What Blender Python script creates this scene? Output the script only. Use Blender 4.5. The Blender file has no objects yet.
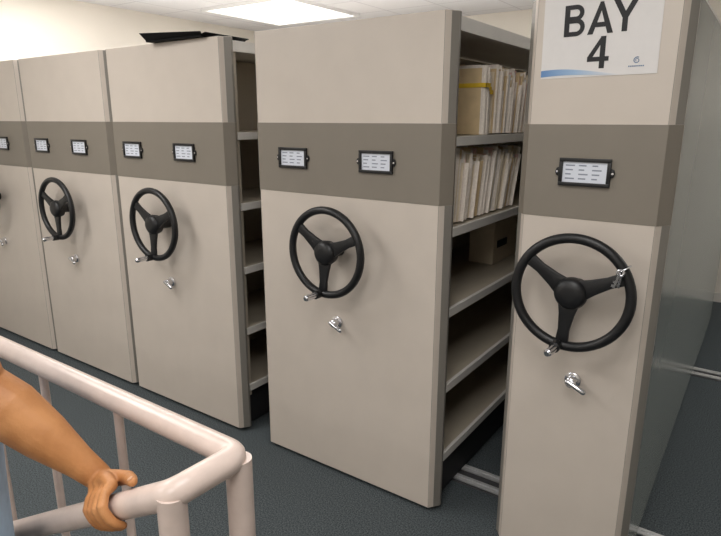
import bpy, bmesh, math, random
from mathutils import Vector, Matrix, Euler
random.seed(7)
PI=math.pi
S=bpy.context.scene
COL=S.collection
S.view_settings.view_transform='Standard'

# ------------------------------------------------------------------ materials
def srgb(r,g,b):
    f=lambda c:(c/255/12.92) if c/255<=.04045 else ((c/255+.055)/1.055)**2.4
    return (f(r),f(g),f(b),1)
def mat(name,rgb,rough=.5,metal=0.0,noise=0.0,scale=40,bump=0.0,bscale=200,spec=.5,rgb2=None,stretch=None):
    m=bpy.data.materials.new(name); m.use_nodes=True
    nt=m.node_tree; b=nt.nodes['Principled BSDF']
    b.inputs['Roughness'].default_value=rough; b.inputs['Metallic'].default_value=metal
    b.inputs['Specular IOR Level'].default_value=spec
    c=srgb(*rgb)
    tc=nt.nodes.new('ShaderNodeTexCoord'); src=tc.outputs['Object']
    if stretch:
        mp=nt.nodes.new('ShaderNodeMapping'); mp.inputs['Scale'].default_value=stretch
        nt.links.new(src,mp.inputs['Vector']); src=mp.outputs['Vector']
    if noise>0 or rgb2:
        n=nt.nodes.new('ShaderNodeTexNoise'); n.inputs['Scale'].default_value=scale; n.inputs['Detail'].default_value=4
        r=nt.nodes.new('ShaderNodeValToRGB')
        if rgb2: c2=srgb(*rgb2)
        else: c2=tuple(min(1,x*(1+noise)) for x in c[:3])+(1,); c=tuple(x*(1-noise) for x in c[:3])+(1,)
        r.color_ramp.elements[0].color=c; r.color_ramp.elements[1].color=c2
        r.color_ramp.elements[0].position=.35; r.color_ramp.elements[1].position=.65
        nt.links.new(src,n.inputs['Vector']); nt.links.new(n.outputs['Fac'],r.inputs['Fac'])
        nt.links.new(r.outputs['Color'],b.inputs['Base Color'])
    else: b.inputs['Base Color'].default_value=c
    if bump>0:
        n2=nt.nodes.new('ShaderNodeTexNoise'); n2.inputs['Scale'].default_value=bscale
        bp=nt.nodes.new('ShaderNodeBump'); bp.inputs['Strength'].default_value=bump; bp.inputs['Distance'].default_value=.002
        nt.links.new(src,n2.inputs['Vector']); nt.links.new(n2.outputs['Fac'],bp.inputs['Height'])
        nt.links.new(bp.outputs['Normal'],b.inputs['Normal'])
    return m
M={}
M['panel']=mat('beige_powder_coat',(206,195,184),.42,noise=.02,scale=6,bump=.08,bscale=500)
M['band']=mat('taupe_powder_coat',(131,123,112),.5,noise=.02,scale=6,bump=.1,bscale=500)
M['trim']=mat('grey_shaded_trim',(138,133,126),.4,.2,noise=.02,scale=6)  # own grey plus the shading of the chamfers, mixed into one colour
M['shelfm']=mat('cream_shelf_steel',(222,218,212),.4,noise=.02,scale=8)
M['slab']=mat('shaded_shelf_steel',(182,171,153),.5,noise=.03,scale=8)  # shelf steel darkened to tan: shadow between shelves is in the colour
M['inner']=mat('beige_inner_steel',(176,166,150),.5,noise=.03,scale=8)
M['dark']=mat('dark_carriage',(34,34,36),.6,noise=.1,scale=20)
M['black']=mat('black_plastic',(20,20,22),.42,noise=.1,scale=60,bump=.05)
M['chrome']=mat('chrome_steel',(222,222,226),.2,1.0,noise=.03,scale=30)
M['card']=mat('white_card',(222,226,236),.6,noise=.01)
M['ink']=mat('grey_print',(140,146,160),.7,noise=.02)
M['paper']=mat('sign_paper',(226,222,220),.6,noise=.01)
M['textink']=mat('black_print',(28,27,30),.6,noise=.02)
M['blue']=mat('grey_blue_print',(88,116,152),.6,noise=.05,scale=25)
M['side']=mat('glossy_grey_side',(138,144,141),.2,.0,noise=.05,scale=2,spec=.34,stretch=(1,1.2,.08))  # upright streaks painted into the grey stand in for reflections
M['rail']=mat('pale_rail_paint',(219,200,190),.28,noise=.05,scale=22,bump=.12,bscale=60)
M['track']=mat('track_steel',(222,222,222),.3,.4,noise=.06,scale=30)
M['plate']=mat('track_plate',(84,84,86),.5,.3,noise=.1,scale=30)
M['manila']=mat('manila_board',(220,194,152),.75,noise=.06,scale=18)
M['cream']=mat('cream_board',(232,217,192),.75,noise=.05,scale=18)
M['pink']=mat('pink_board',(232,194,184),.75,noise=.05,scale=18)
M['white']=mat('white_board',(234,230,226),.75,noise=.04,scale=18)
M['sheets']=mat('paper_sheets',(240,230,219),.8,noise=.06,scale=90)
M['ribbon']=mat('yellow_ribbon',(228,190,50),.6,noise=.06)
M['box']=mat('archive_board',(202,187,164),.75,noise=.04,scale=15)
M['case']=mat('black_tray_plastic',(10,10,12),.75,noise=.1,scale=60,spec=.15)
M['skin']=mat('tan_skin',(176,117,68),.52,scale=16,rgb2=(200,140,88),bump=.35,bscale=220)
M['shirt']=mat('pale_blue_cloth',(176,200,224),.85,noise=.04,scale=60,bump=.15,bscale=400)
M['trouser']=mat('charcoal_cloth',(52,54,62),.9,noise=.08,scale=60)
M['hair']=mat('black_hair',(22,19,18),.6,noise=.2,scale=80)
M['eye']=mat('dark_eye',(40,28,22),.2,noise=.05)
M['nail']=mat('fingernail',(214,166,132),.3,noise=.03)
M['shoe']=mat('black_leather',(26,24,23),.4,noise=.1)
M['wall']=mat('cream_wall_paint',(236,230,220),.8,noise=.01,scale=3)
M['lightframe']=mat('white_metal',(235,235,235),.5,noise=.01)
def carpet():
    m=bpy.data.materials.new('grey_carpet'); m.use_nodes=True; nt=m.node_tree; b=nt.nodes['Principled BSDF']
    tc=nt.nodes.new('ShaderNodeTexCoord')
    n=nt.nodes.new('ShaderNodeTexNoise'); n.inputs['Scale'].default_value=165; n.inputs['Detail'].default_value=5
    r=nt.nodes.new('ShaderNodeValToRGB'); r.color_ramp.elements[0].position=.35; r.color_ramp.elements[1].position=.66
    r.color_ramp.elements[0].color=srgb(54,59,62); r.color_ramp.elements[1].color=srgb(102,109,112)
    bp=nt.nodes.new('ShaderNodeBump'); bp.inputs['Strength'].default_value=.4; bp.inputs['Distance'].default_value=.003
    nt.links.new(tc.outputs['Object'],n.inputs['Vector']); nt.links.new(n.outputs['Fac'],r.inputs['Fac'])
    nt.links.new(r.outputs['Color'],b.inputs['Base Color']); nt.links.new(n.outputs['Fac'],bp.inputs['Height'])
    nt.links.new(bp.outputs['Normal'],b.inputs['Normal']); b.inputs['Roughness'].default_value=.95
    b.inputs['Specular IOR Level'].default_value=.1
    return m
M['carpet']=carpet()
def tiles():
    m=bpy.data.materials.new('ceiling_tiles'); m.use_nodes=True; nt=m.node_tree; b=nt.nodes['Principled BSDF']
    tc=nt.nodes.new('ShaderNodeTexCoord'); br=nt.nodes.new('ShaderNodeTexBrick')
    br.offset=0; br.inputs['Scale'].default_value=1; br.inputs['Brick Width'].default_value=.6; br.inputs['Row Height'].default_value=.6
    br.inputs['Mortar Size'].default_value=.008
    br.inputs['Color1'].default_value=srgb(244,243,246); br.inputs['Color2'].default_value=srgb(241,241,245); br.inputs['Mortar'].default_value=srgb(218,217,222)
    nt.links.new(tc.outputs['Object'],br.inputs['Vector']); nt.links.new(br.outputs['Color'],b.inputs['Base Color'])
    b.inputs['Roughness'].default_value=.9
    return m
M['tiles']=tiles()
def swoosh_mat():
    m=bpy.data.materials.new('fading_blue_print'); m.use_nodes=True; nt=m.node_tree; b=nt.nodes['Principled BSDF']
    tc=nt.nodes.new('ShaderNodeTexCoord'); sp=nt.nodes.new('ShaderNodeSeparateXYZ'); mr=nt.nodes.new('ShaderNodeMapRange'); r=nt.nodes.new('ShaderNodeValToRGB')
    mr.inputs['From Min'].default_value=-.176; mr.inputs['From Max'].default_value=.07
    r.color_ramp.elements[0].color=srgb(98,138,188); r.color_ramp.elements[1].color=srgb(224,221,220)
    e=r.color_ramp.elements.new(.45); e.color=srgb(158,186,216)
    nt.links.new(tc.outputs['Object'],sp.inputs[0]); nt.links.new(sp.outputs['X'],mr.inputs['Value']); nt.links.new(mr.outputs[0],r.inputs['Fac'])
    nt.links.new(r.outputs['Color'],b.inputs['Base Color']); b.inputs['Roughness'].default_value=.6
    return m
M['swoosh']=swoosh_mat()
def emit(name,rgb,s):
    m=bpy.data.materials.new(name); m.use_nodes=True; b=m.node_tree.nodes['Principled BSDF']
    b.inputs['Emission Color'].default_value=srgb(*rgb); b.inputs['Emission Strength'].default_value=s
    b.inputs['Base Color'].default_value=srgb(*rgb); return m
M['diff']=emit('light_diffuser',(255,252,247),1.4)

# ------------------------------------------------------------------ mesh helpers
class MB:
    def __init__(s): s.v=[]; s.f=[]
    def add(s,v,f):
        o=len(s.v); s.v+= [tuple(p) for p in v]; s.f+=[[i+o for i in q] for q in f]; return s
    def box(s,x0,y0,z0,x1,y1,z1):
        x0,x1=min(x0,x1),max(x0,x1); y0,y1=min(y0,y1),max(y0,y1); z0,z1=min(z0,z1),max(z0,z1)
        v=[(x0,y0,z0),(x1,y0,z0),(x1,y1,z0),(x0,y1,z0),(x0,y0,z1),(x1,y0,z1),(x1,y1,z1),(x0,y1,z1)]
        return s.add(v,[[3,2,1,0],[4,5,6,7],[0,1,5,4],[1,2,6,5],[2,3,7,6],[3,0,4,7]])
    def prism(s,poly,z0,z1,ax='z'):
        n=len(poly)
        def P(a,b,c): return (a,b,c) if ax=='z' else (a,c,b)
        v=[P(a,b,z0) for a,b in poly]+[P(a,b,z1) for a,b in poly]
        f=[list(range(n))[::-1],list(range(n,2*n))]+[[i,(i+1)%n,(i+1)%n+n,i+n] for i in range(n)]
        return s.add(v,f)
    def tube(s,pts,rad,n=16):
        pts=[Vector(p) for p in pts]
        if not isinstance(rad,(list,tuple)): rad=[rad]*len(pts)
        T=[]
        for i in range(len(pts)):
            a=pts[max(0,i-1)]; b=pts[min(len(pts)-1,i+1)]; T.append((b-a).normalized())
        u=T[0].orthogonal().normalized(); v=[];f=[]
        for i,p in enumerate(pts):
            u=(u-T[i]*u.dot(T[i])).normalized(); w=T[i].cross(u)
            for k in range(n):
                a=2*PI*k/n; v.append(p+(u*math.cos(a)+w*math.sin(a))*rad[i])
        for i in range(len(pts)-1):
            for k in range(n): f.append([i*n+k,i*n+(k+1)%n,(i+1)*n+(k+1)%n,(i+1)*n+k])
        f.append(list(range(n))[::-1]); f.append([(len(pts)-1)*n+k for k in range(n)])
        return s.add(v,f)
    def limb(s,pts,rad,n=20):
        pts=[Vector(p) for p in pts]; r=list(rad)
        d0=(pts[0]-pts[1]).normalized(); d1=(pts[-1]-pts[-2]).normalized()
        A=[];RA=[]
        for a in (80,55,30): A.append(pts[0]+d0*r[0]*math.sin(math.radians(a))); RA.append(r[0]*math.cos(math.radians(a)))
        B=[];RB=[]
        for a in (30,55,80): B.append(pts[-1]+d1*r[-1]*math.sin(math.radians(a))); RB.append(r[-1]*math.cos(math.radians(a)))
        return s.tube(A+pts+B,RA+r+RB,n)
    def rings(s,cx,cy,rs,n=32):
        v=[];f=[]
        for z,hx,hy,ox,oy in rs:
            for k in range(n):
                a=2*PI*k/n; v.append((cx+ox+hx*math.cos(a),cy+oy+hy*math.sin(a),z))
        m=len(rs)
        for i in range(m-1):
            for k in range(n): f.append([i*n+k,i*n+(k+1)%n,(i+1)*n+(k+1)%n,(i+1)*n+k])
        f.append(list(range(n))[::-1]); f.append([(m-1)*n+k for k in range(n)])
        return s.add(v,f)
    def ball(s,c,r,n=20,m=12):
        if not isinstance(r,(list,tuple)): r=(r,r,r)
        v=[];f=[]
        for i in range(1,m):
            t=-PI/2+PI*i/m
            for k in range(n):
                a=2*PI*k/n; v.append((c[0]+r[0]*math.cos(t)*math.cos(a),c[1]+r[1]*math.cos(t)*math.sin(a),c[2]+r[2]*math.sin(t)))
        for i in range(m-2):
            for k in range(n): f.append([i*n+k,i*n+(k+1)%n,(i+1)*n+(k+1)%n,(i+1)*n+k])
        f.append(list(range(n))[::-1]); f.append([(m-2)*n+k for k in range(n)])
        return s.add(v,f)
    def torus(s,c,R,r,ax='y',n=64,m=14):
        v=[];f=[]
        for i in range(n):
            a=2*PI*i/n
            for k in range(m):
                b=2*PI*k/m; q=R+r*math.cos(b)
                x,z,y=q*math.cos(a),q*math.sin(a),r*math.sin(b)
                p={'y':(x,y,z),'z':(x,z,y),'x':(y,x,z)}[ax]
                v.append((c[0]+p[0],c[1]+p[1],c[2]+p[2]))
        for i in range(n):
            for k in range(m): f.append([i*m+k,((i+1)%n)*m+k,((i+1)%n)*m+(k+1)%m,i*m+(k+1)%m])
        return s.add(v,f)
    def build(s,name,m,parent=None,loc=(0,0,0),rot=(0,0,0),bevel=0,smooth=35,seg=2):
        me=bpy.data.meshes.new(name); me.from_pydata(s.v,[],s.f)
        bm=bmesh.new(); bm.from_mesh(me); bmesh.ops.recalc_face_normals(bm,faces=bm.faces)
        if bevel>0:
            es=[e for e in bm.edges if len(e.link_faces)==2 and e.calc_face_angle()>math.radians(30)]
            bmesh.ops.bevel(bm,geom=es,offset=bevel,segments=seg,profile=.5,affect='EDGES',clamp_overlap=True)
        bm.to_mesh(me); bm.free()
        if smooth:
            for p in me.polygons: p.use_smooth=True
            me.set_sharp_from_angle(angle=math.radians(smooth))
        me.materials.append(M[m])
        o=bpy.data.objects.new(name,me); COL.objects.link(o); o.parent=parent; o.location=loc; o.rotation_euler=rot
        return o
def tag(o,label,cat,group=None):
    o['label']=label; o['category']=cat
    if group: o['group']=group
    return o
def thing(name,loc,label,cat,group=None,rot=(0,0,0)):
    o=bpy.data.objects.new(name,None); COL.objects.link(o); o.location=loc; o.rotation_euler=rot; o.empty_display_size=.1
    return tag(o,label,cat,group)
def copy_tree(o,parent=None):
    c=o.copy(); COL.objects.link(c); c.parent=parent
    for ch in list(o.children): copy_tree(ch,c)
    return c
def struct(o): o['kind']='structure'; return o

# ------------------------------------------------------------------ room
XL,XR,YB,YF,HC=-5.85,3.0,4.4,-4.6,2.85
struct(MB().box(XL,YF,-.12,XR,YB,0).build('floor','carpet',smooth=0))
struct(MB().box(XL,YF,HC,XR,YB,HC+.1).build('ceiling','tiles',smooth=0))
struct(MB().box(XL-.1,YF,0,XL,YB,HC).build('wall_left','wall',smooth=0))
struct(MB().box(XR,YF,0,XR+.1,YB,HC).build('wall_right','wall',smooth=0))
struct(MB().box(XL-.1,YB,0,XR+.1,YB+.1,HC).build('wall_back','wall',smooth=0))
struct(MB().box(XL-.1,YF-.1,0,XR+.1,YF,HC).build('wall_front','wall',smooth=0))
struct(MB().box(XL,YF,0,XL+.012,YB,.09).build('baseboard_left','shelfm',smooth=0))
struct(MB().box(XL,YB-.012,0,XR,YB,.09).build('baseboard_back','shelfm',smooth=0))

# ceiling lights
def ceil_light(x,y,label,power,proto=None):
    if proto is None:
        t=thing('ceiling_light',(x,y,HC),label,'ceiling light')
        fr=MB()
        for a,b,c,d in ((-.6,-.6,.6,-.57),(-.6,.57,.6,.6),(-.6,-.57,-.57,.57),(.57,-.57,.6,.57)): fr.box(a,b,-.03,c,d,0)
        fr.build('frame','lightframe',t); MB().box(-.57,-.57,-.02,.57,.57,-.005).build('diffuser','diff',t)
    else:
        t=copy_tree(proto); t.location=(x,y,HC); t['label']=label
    L=bpy.data.lights.new('panel_lamp','AREA'); L.shape='RECTANGLE'; L.size=1.1; L.size_y=1.1; L.energy=power*.95; L.color=(1,.982,.958)
    lo=bpy.data.objects.new('panel_lamp',L); COL.objects.link(lo); lo.location=(x,y,HC-.035)
    return t
cl=ceil_light(-4.7,.6,'added ceiling light panel washing the left wall, above the leftmost cabinets',29)  # unseen panel, added to wash the left wall with light
for x,y,lb,p in ((-4.55,3.0,'lit ceiling light panel seen above the gap left of the wide cabinet',6),(-2.0,2.1,'ceiling light panel above the cabinet with the folders',34),(-3.2,.8,'added ceiling light panel above the cabinet with the black tray',22),(-3.2,-1.5,'ceiling light panel above the aisle left of the railing',32),  # panel over the tray cabinet is unseen, added to brighten wall and ceiling
    (-.3,-1.6,'ceiling light panel above the aisle before the bay sign cabinet',23),(-3.3,-3.6,'ceiling light panel behind the viewer on the left',36),(-.3,-3.6,'ceiling light panel directly behind the viewer',31),
    (1.6,2.2,'ceiling light panel over the far end of the right-hand aisle',28)):
    ceil_light(x,y,lb,p,cl)

# ------------------------------------------------------------------ floor tracks
def track(y,label):
    t=thing('floor_track',(-1.2,y,0),label,'floor track')
    MB().box(-4.1,-.08,0,3.6,.08,.003).build('base_plate','plate',t,smooth=0)
    for s in (-1,1):
        c=s*.046
        r=MB()
        for a,b in ((c-.021,c-.006),(c+.006,c+.021)): r.box(-4.1,a,.003,3.6,b,.0125)
        r.box(-4.1,c-.021,.003,3.6,c+.021,.006)
        r.build('rail','track',t,smooth=0)
    return t
track(.36,'steel floor track crossing the aisle just behind the cabinet fronts')
track(2.41,'steel floor track crossing the floor towards the back of the cabinets')

# ------------------------------------------------------------------ cabinets
HT=2.1; DEP=3.70
LEV=(.27,.604,.948,1.29,1.65)
CH,CD=.034,.046
def outline(w,o=0.0,c=CH,d=CD,back=.06):
    h=w/2
    return [(-h-o,back),(-h-o,d),(-h+c-o*.4,-o),(h-c+o*.4,-o),(h+o,d),(h+o,back)]
def label_holder(parent,x,z):
    fr=MB(); W,Hh=.083,.046
    for a,b,c,d in ((-W,Hh-.012,W,Hh),(-W,-Hh,W,-Hh+.012),(-W,-Hh+.012,-W+.012,Hh-.012),(W-.012,-Hh+.012,W,Hh-.012)): fr.box(a,-.011,b,c,0,d)
    for s in (-1,1): fr.prism([(s*W,-.016),(s*(W+.009),-.012),(s*(W+.013),0),(s*(W+.009),.012),(s*W,.016)],-.007,0,'y')
    h=fr.build('label_holder','black',parent,(x,-.0025,z),bevel=.0015)
    MB().box(-W+.010,-.004,-Hh+.010,W-.010,-.001,Hh-.010).build('card','card',h,smooth=0)
    tx=MB()
    for c in range(3):
        for r in range(4):
            x0=-.062+c*.043; zz=.022-r*.0145; tx.box(x0,-.0046,zz-.0022,x0+.030-.006*((c+r)%3),-.0041,zz+.0022)
    tx.build('printed_text','ink',h,smooth=0)
    for s in (-1,1): MB().tube([(s*(W+.006),-.0095,0),(s*(W+.006),-.006,0)],.0035,10).build('screw','chrome',h)
    return h
def handwheel(parent,x,z,rot=0.0):
    hb=MB()
    hb.tube([(0,.1,0),(0,.02,0)],[.03,.03],24)
    hb.tube([(0,.03,0),(0,.0,0),(0,-.016,0),(0,-.024,0),(0,-.027,0)],[.05,.056,.05,.04,.02],32)
    w=hb.build('handwheel','black',parent,(x,-.101,z),(0,-rot,0),smooth=40)
    MB().torus((0,.0,0),.187,.0168).build('rim','black',w)
    for a in (145,25,265):
        a=math.radians(a); ca,sa=math.cos(a),math.sin(a)
        def P(r,t): return (r*ca-t*sa, r*sa+t*ca)
        poly=[P(.03,-.036),P(.075,-.026),P(.13,-.019),P(.182,-.022),P(.182,.022),P(.13,.019),P(.075,.026),P(.03,.036)]
        MB().prism(poly,-.008,.008,'y').build('spoke','black',w,bevel=.004)
    a=math.radians(262); px,pz=.187*math.cos(a),.187*math.sin(a)
    MB().tube([(px,-.012,pz),(px,-.078,pz),(px-.004,-.100,pz-.002),(px-.005,-.107,pz-.003)],[.0125,.0135,.0140,.009],18).build('crank_handle','chrome',w)
    MB().tube([(px,-.004,pz),(px,-.044,pz)],[.0185,.0185],16).build('crank_socket','black',w)
    return w
def lock(parent,x,z):
    l=MB().tube([(0,0,0),(0,-.008,0),(0,-.011,0)],[.027,.027,.022],28).build('lock','chrome',parent,(x,-.001,z))
    l.scale=(1.05,1,1.05)
    MB().tube([(0,-.008,0),(0,-.040,0),(0,-.043,0)],[.0185,.0175,.014],20).build('barrel','chrome',l)
    MB().limb([(-.008,-.045,.005),(.02,-.047,-.006),(.046,-.048,-.017)],[.0095,.0085,.0105],14).build('lever','chrome',l)
    return l
def shelf(parent,x0,x1,z,y0=.07,y1=DEP-.05):
    s=1 if x1>x0 else -1
    sl=MB().box(x0,y0,z-.006,x1-s*.0165,y1,z).build('shelf','slab',parent,smooth=0)
    MB().box(x1-s*.016,y0,z-.036,x1,y1,z+.001).build('shelf_lip','shelfm',sl,bevel=.0015,smooth=0)
    return sl
def cabinet(label,xc,w,double=True,wheel=0.0,labels=(),lk=0.0):
    t=thing('mobile_shelving_cabinet',(xc,0,0.0),label,'cabinet')
    h=w/2
    MB().prism(outline(w),.022,HT).build('front_panel','panel',t,bevel=.003,smooth=0)
    MB().prism(outline(w,.0018,back=.058),1.387,1.70).build('accent_band','band',t,bevel=.0007,smooth=0)
    for s in (-1,1):
        for z0,z1 in ((.024,1.3865),(1.7005,HT-.002)):
            k=.0009
            MB().prism([(s*(h-CH-.002),-k),(s*(h+k),CD-.001),(s*(h+k),.058),(s*(h-.002),.058),(s*(h-.002),CD+.002),(s*(h-CH-.002),.002)],z0,z1).build('shaded_corner_trim','trim',t,smooth=0)
    MB().box(-h+.05,.07,.013,h-.05,DEP-.02,.2).build('carriage','dark',t,smooth=0)
    sides=(1,-1) if double else (-1,)
    cx=0.0 if double else h-.012
    for s in sides:
        for z in LEV: shelf(t,cx+s*.006,s*(h-.003),z)
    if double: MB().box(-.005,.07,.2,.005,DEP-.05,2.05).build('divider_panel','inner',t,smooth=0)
    else: MB().box(h-.012,.06,.03,h-.002,DEP-.03,2.075).build('side_panel','side',t,smooth=0)
    for s in sides:
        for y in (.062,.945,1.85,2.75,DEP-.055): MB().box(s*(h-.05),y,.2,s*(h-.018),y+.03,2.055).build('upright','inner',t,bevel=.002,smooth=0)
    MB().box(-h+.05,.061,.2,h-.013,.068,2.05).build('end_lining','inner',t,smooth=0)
    tc=MB().box(-h+.004,.061,2.058,h-.004,DEP-.03,2.064).box(-h+.003,.061,2.035,-h+.02,DEP-.03,2.085).box(h-.02,.061,2.035,h-.003,DEP-.03,2.085)
    tc.build('top_cover','shelfm',t,smooth=0)
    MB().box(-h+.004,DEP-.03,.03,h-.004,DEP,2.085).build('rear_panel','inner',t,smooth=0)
    for lx in labels: label_holder(t,lx,1.545)
    handwheel(t,wheel,1.152)
    lock(t,lk,.805)
    return t
c4=cabinet('wide beige shelving cabinet whose open side shows folders on its upper shelves',-1.522,1.034,True,-.007,(-.264,.189),-.018)
c3=cabinet('beige shelving cabinet with the black tray lying on its top',-2.712,1.004,True,-.023,(-.29,.164),-.03)
def cab_copy(x,label,rot):
    c=copy_tree(c3); c.location=(x,0,0); c['label']=label
    for ch in c.children:
        if ch.name.startswith('handwheel'): ch.rotation_euler=(0,-math.radians(rot),0)
    return c
c2=cab_copy(-3.7205,'beige shelving cabinet joined left of the one with black tray on top',5)
c1=cab_copy(-4.729,'leftmost beige shelving cabinet, mostly cut off by the photo edge',-6)
c5=cabinet('narrow beige shelving cabinet carrying the white bay sign',-.4855,.499,False,0.0,(-.017,),.012)

# ------------------------------------------------------------------ bay sign
sg=thing('bay_sign',(-.4975,-.0005,1.849),'white paper sign reading BAY 4 taped to the narrow cabinet','sign',rot=(0,math.radians(-.8),0))
MB().box(-.177,-.0012,0,.177,0,.25).build('sheet','paper',sg,smooth=0)
def glyph(name,polys,x,z,sc):
    g=MB()
    for i,p in enumerate(polys): g.prism([(x+a*sc,z+b*sc) for a,b in p],-.0022-.00002*i,-.0012,'y')
    return g.build(name,'textink',sg,smooth=0)
def bowl(cx,cz,ro,ri,x0):
    P=[]
    n=12
    o=[(cx+ro*math.cos(a),cz+ro*math.sin(a)) for a in [-PI/2+PI*k/n for k in range(n+1)]]
    q=[(cx+(ri)*math.cos(a),cz+ri*math.sin(a)) for a in [-PI/2+PI*k/n for k in range(n+1)]]
    for k in range(n): P.append([o[k],o[k+1],q[k+1],q[k]])
    P.append([(x0,cz+ri),(cx,cz+ri),(cx,cz+ro),(x0,cz+ro)]); P.append([(x0,cz-ro),(cx,cz-ro),(cx,cz-ri),(x0,cz-ri)])
    return P
B=[[(0,0),(.17,0),(.17,1),(0,1)]]+bowl(.40,.283,.283,.135,.1)+bowl(.38,.743,.257,.112,.1)
A=[[(0,0),(.18,0),(.455,.86),(.47,1),(.36,1)],[(.825,0),(.645,0),(.37,.86),(.355,1),(.465,1)],[(.21,.22),(.615,.21),(.57,.365),(.255,.365)]]
Y=[[(.305,0),(.475,0),(.475,.44),(.305,.44)],[(-.01,1),(.185,1),(.40,.60),(.475,.42),(.305,.42)],[(.79,1),(.595,1),(.38,.60),(.305,.42),(.475,.42)]]
F=[[(.39,0),(.555,0),(.555,1),(.39,1)],[(0,.225),(.68,.225),(.68,.37),(0,.37)],[(0,.37),(.17,.37),(.555,1),(.41,1)]]
hB=.094
glyph('letter',B,-.110,.126,hB); glyph('letter',A,-.037,.127,hB); glyph('letter',Y,.036,.128,hB); glyph('numeral',F,-.031,.0235,.096)
sw=[];lo=[]
for i in range(41):
    u=i/40; x=-.1765+.245*u
    sw.append((x,.027*(1-u)**.75*(.62+.55*math.sin(2.7*u+.35))+.0035)); lo.append((x,.011*(1-u)**1.1*(.35+.9*math.sin(2.4*u))+.001))
MB().prism(sw+lo[::-1],-.0022,-.0012,'y').build('blue_swoosh','swoosh',sg,smooth=0)
em=MB(); o=[];i_=[]
for k in range(49):
    u=k/48; a=math.radians(60+560*u); R=.0112*(1-.72*u); wd=.0030*(1-.55*u)
    o.append((.117+R*math.cos(a),.041+R*math.sin(a))); i_.append((.117+(R-wd)*math.cos(a),.041+(R-wd)*math.sin(a)))
for k in range(48): em.prism([o[k],o[k+1],i_[k+1],i_[k]],-.0022,-.0012,'y')
em.build('emblem','blue',sg,smooth=0)
el=MB()
for k in range(8): el.box(.094+k*.0058,-.0022,.0225,.0978+k*.0058,-.0012,.0262)
el.build('emblem_caption','blue',sg,smooth=0)

# key ring looped round the wheel rim of the narrow cabinet, resting on the right spoke
ka=math.radians(34.5); kx,kz=-.4855+.187*math.cos(ka),1.152+.187*math.sin(ka)
kr=thing('key_ring',(kx,-.101,kz),'small bunch of silver keys hanging from the wheel rim under the bay sign','keys')
MB().torus((0,0,0),.0250,.0022,'z',32,8).build('ring','chrome',kr,(0,0,0),(0,-ka,0))
def key(name,rx,rz,dx):
    k=MB().torus((0,0,-.006),.0095,.0026,'x',24,8); k.box(-.0012,-.0035,-.058,.0012,.0035,-.014)
    k.box(-.001,.003,-.056,.001,.009,-.048); k.box(-.001,.003,-.043,.001,.008,-.036)
    k.build(name,'chrome',kr,(dx,-.027,0),(rx,0,rz))
key('key',.18,.9,.002); key('key',.28,1.9,-.003)

# ------------------------------------------------------------------ folders, boxes
def folder(mname,h=.30,w=.34,th=.02,name='file_folder'):
    t=bpy.data.objects.new(name,None); COL.objects.link(t); t.empty_display_size=.05
    b=MB().box(-w,0,0,0,th,.0009).box(-w,0,0,0,.0009,h-.012).box(-w,th-.0009,0,0,th,h)
    b.prism([(-w*.55,h-.001),(-w*.52,h+.010),(-w*.3,h+.010),(-w*.27,h-.001)],th-.0009,th,'y')
    b.build('cover',mname,t,smooth=0)
    p=MB()
    n=max(1,int(th/.0025))
    for i in range(n):
        y0=.0012+(th-.0024)*i/n; y1=.0012+(th-.0024)*(i+.75)/n
        p.box(-w+.004,y0,.0012,.020-random.uniform(0,.044),y1,h+.006-random.uniform(0,.07))
    p.build('papers','sheets',t,smooth=0)
    return t
protos={}
def put_folder(kind,th,x,y,z,lean,label,group,h=.30,rz=0):
    key_=(kind,th,h)
    if key_ not in protos: protos[key_]=folder(kind,h,.34,th); o=protos[key_]
    else: o=copy_tree(protos[key_])
    o.location=(x,y,z); o.rotation_euler=(-math.radians(lean),0,rz); tag(o,label,'folder',group)
    return o
XS=-1.03
y=.36
for i in range(3):
    th=(.045,.035,.04)[i]; hb=(.285,.262,.275)[i]
    o=folder('manila',hb,.34,th,'folder_bundle'); o.location=(XS-.016-.012*i,y,1.652)
    tag(o,['foremost thick manila bundle tied with yellow ribbon on the top shelf','second manila bundle from the front on the top shelf, ribbon tied','third manila bundle from the front on the top shelf, ribbon tied'][i],'folder','tied bundles on the top shelf')
    zz=.195-.012*i; r=MB()
    r.box(-.343,-.002,zz,.023,0,zz+.018).box(-.343,th,zz,.023,th+.002,zz+.018).box(.0205,-.002,zz,.023,th+.002,zz+.018).box(-.343,-.002,zz,-.341,th+.002,zz+.018)
    r.build('ribbon','ribbon',o,smooth=0)
    y+=th+.006
kinds=['cream','manila','pink','manila','white','cream','manila','pink']
i=0; y+=.004; y0=y
while y<.87:
    k=kinds[i%8]; th=(.004,.008,.005)[i%3]
    put_folder(k,th,XS-.010-random.uniform(0,.04),y,1.655,2+8*(y-y0)/.34,'%s folder standing behind the ribbon-tied bundles on the top shelf'%k,'%s folders on the top shelf'%k,(.265,.29,.24,.28,.255)[i%5])
    y+=th*1.03+random.uniform(.0005,.003); i+=1
y=.10; i=0
k2=['cream','pink','manila','cream','white','manila','cream','pink','manila','cream','white','pink','cream','manila']
while y<.825:
    k=k2[i%14]; th=(.004,.008,.005)[(i*2)%3]
    put_folder(k,th,XS-.010-random.uniform(0,.045)-(.03 if i%9==4 else 0),y,1.299,6+12*(y-.1)/.72,'%s folder leaning in the crowded row on the second shelf'%k,'%s folders on the second shelf'%k,(.275,.30,.245,.29,.26,.305,.27)[i%7])
    y+=th*1.05+random.uniform(.0005,.0035)+(.008 if i%11==6 else 0); i+=1
bx=thing('archive_box',(-1.235,1.07,.949),'small brown cardboard archive box on the third shelf below the folders','box')
MB().box(-.07,-.17,0,.07,.17,.19).build('body','box',bx,bevel=.003,smooth=0)
MB().box(-.076,-.176,.19,.076,.176,.232).build('lid','box',bx,bevel=.003,smooth=0)
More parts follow.
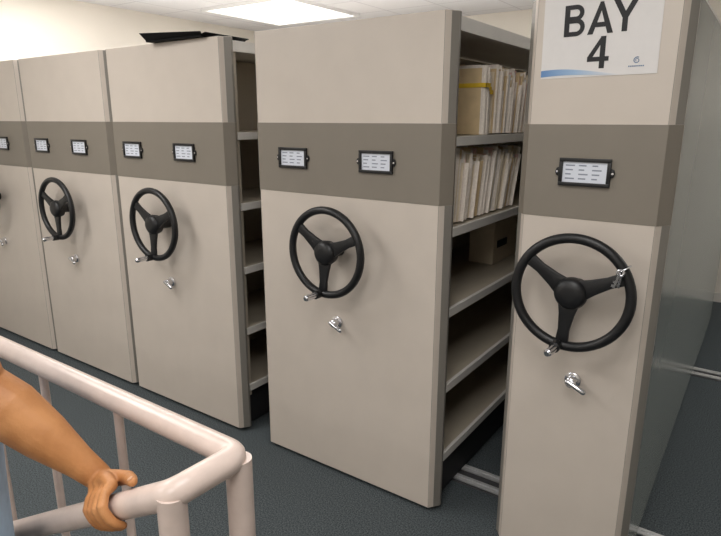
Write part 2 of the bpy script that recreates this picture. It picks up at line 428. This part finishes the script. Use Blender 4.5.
MB().box(.0701,-.12,.085,.0725,.02,.125).build('handle_slot','dark',bx,smooth=0)

# black tray on top of a cabinet
cs=thing('document_tray',(-2.545,.115,2.1008),'flat black plastic tray lying on top of a cabinet','tray',rot=(0,0,.04))
MB().box(-.205,-.15,0,.205,.15,.007).build('base','case',cs,smooth=0)
MB().prism([(-.205,.007),(-.205,.011),(-.240,.044),(-.232,.046),(-.196,.009)],-.15,.15,'y').build('side_rim','case',cs,smooth=0)
MB().prism([(.205,.007),(.205,.011),(.235,.016),(.235,.019),(.196,.010)],-.15,.15,'y').build('side_rim','case',cs,smooth=0)
def wallrim(y0,y1,name):
    MB().add([(-.205,y0,.007),(.205,y0,.007),(.215,y1,.022),(-.236,y1,.044),(-.205,y0+.006,.007),(.205,y0+.006,.007),(.215,y1+.005,.022),(-.236,y1+.005,.044)],
     [[0,1,2,3],[7,6,5,4],[0,4,5,1],[1,5,6,2],[2,6,7,3],[3,7,4,0]]).build(name,'case',cs,smooth=0)
wallrim(-.15,-.165,'front_rim'); wallrim(.144,.16,'rear_rim')

# ------------------------------------------------------------------ guard railing
def fillet(pts,r,n=6):
    pts=[Vector(p) for p in pts]; out=[pts[0]]
    for i in range(1,len(pts)-1):
        a=(pts[i-1]-pts[i]).normalized(); b=(pts[i+1]-pts[i]).normalized()
        p0=pts[i]+a*r; p1=pts[i]+b*r
        for k in range(n+1):
            t=k/n; out.append(p0*(1-t)**2+pts[i]*2*t*(1-t)+p1*t*t)
    out.append(pts[-1]); return out
GY=-1.362; NY=-1.504; RX=-.740; RZ=1.1; RR=.0258
T30=math.tan(math.radians(30))
gr=thing('guard_railing',(-1.3,GY,0),'pale painted tubular railing with sloping handrail in the foreground','railing')
def L(p): return (p[0]+1.3,p[1]-GY,p[2])
XE=-1.78; ZE=RZ-(-.748-XE)*T30
path=fillet([(-3.6,GY,RZ),(RX,GY,RZ),(RX-.006,NY,RZ),(-1.2,NY,RZ-.452*T30),(XE,NY,ZE),(XE,NY,0)],.029)
MB().tube([L(p) for p in path[:9]],RR,24).build('top_rail','rail',gr)
MB().tube([L(p) for p in path[7:]],RR,24).build('handrail','rail',gr)
for (x,y) in ((RX,GY),(RX-.012,NY)):
    MB().tube([L((x,y,0)),L((x,y,RZ-.004))],RR*.98,24).build('post','rail',gr)
    MB().tube([L((x,y,0)),L((x,y,.008))],.05,24).build('foot_plate','rail',gr)
MB().tube([L((-3.55,GY,0)),L((-3.55,GY,RZ))],RR*.95,20).build('post','rail',gr)
for k in range(7):
    x=-1.13-.33*k
    MB().tube([L((x,GY,0)),L((x,GY,RZ-.01))],.0105,14).build('baluster','rail',gr)

# ------------------------------------------------------------------ person at the railing
PC=Vector((-1.295,-1.690,0)); ZF=1.03
pr=thing('person',tuple(PC),'person in pale blue shirt standing at the railing, bare arm reaching down to handrail','person')
def remeshed(mb,name,m,vox,smooth=4,parent=pr):
    me=bpy.data.meshes.new(name); me.from_pydata([tuple(Vector(p)-PC) for p in mb.v],[],mb.f)
    bm=bmesh.new(); bm.from_mesh(me); bmesh.ops.recalc_face_normals(bm,faces=bm.faces); bm.to_mesh(me); bm.free()
    t=bpy.data.objects.new('tmp_body',me); COL.objects.link(t)
    md=t.modifiers.new('r','REMESH'); md.mode='VOXEL'; md.voxel_size=vox
    sm=t.modifiers.new('s','SMOOTH'); sm.iterations=smooth; sm.factor=.5
    dg=bpy.context.evaluated_depsgraph_get(); m2=bpy.data.meshes.new_from_object(t.evaluated_get(dg))
    bpy.data.objects.remove(t); m2.name=name; m2.materials.clear(); m2.materials.append(M[m])
    for p in m2.polygons: p.use_smooth=True
    o=bpy.data.objects.new(name,m2); COL.objects.link(o); o.parent=parent; return o
cx,cy=PC.x,PC.y
def zr(rs): return [(a*ZF,b,c,d,e) for a,b,c,d,e in rs]
def V(x,y,z): return Vector((x,y,z*ZF))
body=MB()
SHR=V(cx+.172,cy+.0,1.455); ER=Vector((-1.19,-1.605,1.215))
HPx=-.925
HP=Vector((HPx,NY,RZ-(-.748-HPx)*T30))
av=Vector((math.cos(PI/6),0,math.sin(PI/6))); nv=Vector((-math.sin(PI/6),0,math.cos(PI/6))); bv=Vector((0,1,0))
def Hd(a,b,n): return HP+av*a+bv*b+nv*n
WR=Hd(-.058,.014,.063)
body.rings(cx,cy,zr([(.84,.12,.09,0,0),(.90,.155,.10,0,0),(1.0,.16,.110,0,0),(1.1,.15,.112,0,.005),(1.22,.16,.112,0,.0),(1.34,.172,.108,0,0),(1.43,.15,.09,0,-.005),(1.49,.075,.065,0,-.01)]))
body.limb([V(cx,cy-.01,1.44),V(cx,cy+.01,1.6)],[.056,.054])
hz=1.68*ZF; hy=cy+.03
body.ball((cx,hy,hz+.015),(.076,.096,.105),28,18); body.ball((cx,hy+.025,hz-.05),(.058,.066,.062),24,14)
body.limb([(cx,hy+.088,hz+.02),(cx,hy+.108,hz-.022)],[.009,.014],12)
for s in (-1,1):
    body.ball((cx+s*.076,hy-.005,hz-.005),(.012,.022,.032),12,10)
    body.limb([(cx+s*.018,hy+.088,hz+.034),(cx+s*.05,hy+.074,hz+.034)],[.008,.007],10)
body.limb([(cx-.022,hy+.083,hz-.058),(cx+.022,hy+.083,hz-.058)],[.008,.008],10)
# right arm, reaching to the handrail
m1=ER.lerp(WR,.25); m2_=ER.lerp(WR,.55); m3=ER.lerp(WR,.84)
body.limb([SHR,SHR.lerp(ER,.5),ER],[.060,.054,.049])
body.limb([ER,m1,m2_,m3,WR],[.049,.056,.0465,.0310,.0262],24)
body.ball(tuple(ER.lerp(WR,.93)+Vector((-.012,-.012,.015))),.0112,14,10)
# right hand: palm over the top of the rail, fingers curled down its near side, thumb along the top
fa=[.026,.0045,-.0165,-.0365]; fl_=[.048,.052,.049,.040]; fr_=[.0096,.0098,.0093,.0084]
for k in range(4):
    a=fa[k]; sc=fl_[k]/.047; adv=.013
    A0=(99,97,100,107)[k]
    def arc(d,r,da):
        an=math.radians(A0+d); return Hd(a+adv*da,r*math.cos(an),r*math.sin(an))
    mcp=arc(0,.0440,0)
    root=Hd(-.046+a*.35,.012,.058)
    body.limb([root,root.lerp(mcp,.55)+nv*.005,mcp],[.0160,.0140,.0116],14)
    R_=fr_[k]
    pts=[mcp,arc(26*sc,.0445,.3),arc(56*sc,.0440,.6),arc(70*sc,.0412,.7),arc(96*sc,.0380,.85),arc(112*sc,.0372,.95),arc(134*sc,.0364,1.0)]
    body.limb(pts,[R_*1.22,R_*.98,R_*1.10,R_*1.0,R_*.97,R_*.92,R_*.8],14)
thumb=[Hd(-.040,.022,.054),Hd(-.006,.029,.045),Hd(.030,.026,.041),Hd(.050,.018,.0395),Hd(.058,.015,.039),Hd(.083,.004,.0365)]
body.limb(thumb,[.0165,.0155,.0132,.0110,.0120,.0092],16)
# left arm hanging
SHL=V(cx-.175,cy+.0,1.455); EL=Vector((cx-.235,cy-.03,1.19)); WRl=Vector((cx-.235,cy+.05,.94))
body.limb([SHL,SHL.lerp(EL,.5),EL],[.062,.052,.044]); body.limb([EL,EL.lerp(WRl,.3),EL.lerp(WRl,.85),WRl],[.044,.047,.032,.029])
for k in range(4):
    o=(k-1.5)*.02
    body.limb([WRl,WRl+Vector((0,.012+o*.7,-.05)),WRl+Vector((.003,.018+o,-.09))],[.016,.014,.012],12)
    l=(.07,.078,.073,.058)[3-k]
    q=WRl+Vector((.003,.018+o,-.09)); body.limb([q,q+Vector((.004,.006,-l*.5)),q+Vector((.02,.008,-l*.95))],[.0098,.009,.0075],12)
body.limb([WRl+Vector((0,.01,-.02)),WRl+Vector((.012,.045,-.055)),WRl+Vector((.018,.055,-.095))],[.015,.012,.0085],12)
for s in (-1,1):
    body.limb([V(cx+s*.085,cy-.02,.88),V(cx+s*.095,cy-.01,.48),(cx+s*.1,cy-.06,.09)],[.078,.054,.036])
    body.limb([(cx+s*.1,cy-.075,.045),(cx+s*.11,cy+.08,.035)],[.036,.03])
remeshed(body,'body','skin',.0025,3)
remeshed(MB().ball((cx,hy-.014,hz+.035),(.083,.095,.098),24,14),'hair','hair',.008,2)
td=(thumb[5]-thumb[4]).normalized(); tn=nv-bv*.3; tn=(tn-td*tn.dot(td)).normalized(); ts=td.cross(tn)
nl=MB().ball((0,0,0),1,14,8); c0=thumb[5]+tn*.0077-PC-td*.001
nl.v=[tuple(c0+td*p[0]*.0075+ts*p[1]*.0060+tn*p[2]*.002) for p in nl.v]
nl.build('thumb_nail','nail',pr)
for s in (-1,1):
    MB().ball((cx+s*.033-PC.x,hy+.082-PC.y,hz+.012),(.012,.008,.008),14,10).build('eye','eye',pr)
sh=MB().rings(cx,cy,zr([(.80,.174,.128,0,.0),(.88,.176,.130,0,.0),(.95,.177,.132,0,.0),(1.06,.174,.134,0,.004),(1.2,.175,.130,0,.002),(1.34,.186,.122,0,0),(1.44,.162,.104,0,-.005),(1.495,.085,.076,0,-.01)]))
e1=SHL.lerp(EL,.6); sh.limb([SHL+Vector((.02,0,-.01)),SHL.lerp(EL,.3),e1],[.074,.07,.064])
e2=SHR.lerp(ER,.45); sh.limb([SHR+Vector((-.02,0,-.01)),SHR.lerp(ER,.3),e2],[.074,.071,.067])
remeshed(sh,'shirt','shirt',.008,4)
tr=MB().rings(cx,cy,zr([(.78,.15,.100,0,-.008),(.88,.158,.108,0,-.005),(.95,.158,.110,0,0)]))
for s in (-1,1): tr.limb([V(cx+s*.085,cy-.02,.86),V(cx+s*.095,cy-.01,.48),(cx+s*.1,cy-.06,.12)],[.092,.072,.06])
remeshed(tr,'trousers','trouser',.009,4)
for s in (-1,1):
    shx=MB().limb([(cx+s*.1,cy-.085,.05),(cx+s*.104,cy-.01,.048),(cx+s*.112,cy+.09,.038)],[.046,.045,.036])
    shx.v=[(p[0],p[1],max(p[2],.002)) for p in shx.v]
    remeshed(shx,'shoe','shoe',.007,2)

# ------------------------------------------------------------------ camera
yaw,pit,roll=.6102,.2503,.0022
fw=Vector((-math.sin(yaw)*math.cos(pit),math.cos(yaw)*math.cos(pit),-math.sin(pit)))
rt=Vector((math.cos(yaw),math.sin(yaw),0)); up=rt.cross(fw)
r2=rt*math.cos(roll)+up*math.sin(roll); u2=-rt*math.sin(roll)+up*math.cos(roll)
cd=bpy.data.cameras.new('camera'); cam=bpy.data.objects.new('camera',cd); COL.objects.link(cam)
cam.matrix_world=Matrix(((r2.x,u2.x,-fw.x,0),(r2.y,u2.y,-fw.y,-2.0209),(r2.z,u2.z,-fw.z,1.7118),(0,0,0,1)))
cd.sensor_width=36; cd.lens=578.2*36/721; cd.clip_start=.02
S.camera=cam
w=bpy.data.worlds.new('world'); S.world=w; w.use_nodes=True
w.node_tree.nodes['Background'].inputs[0].default_value=(.8,.82,.85,1); w.node_tree.nodes['Background'].inputs[1].default_value=.3
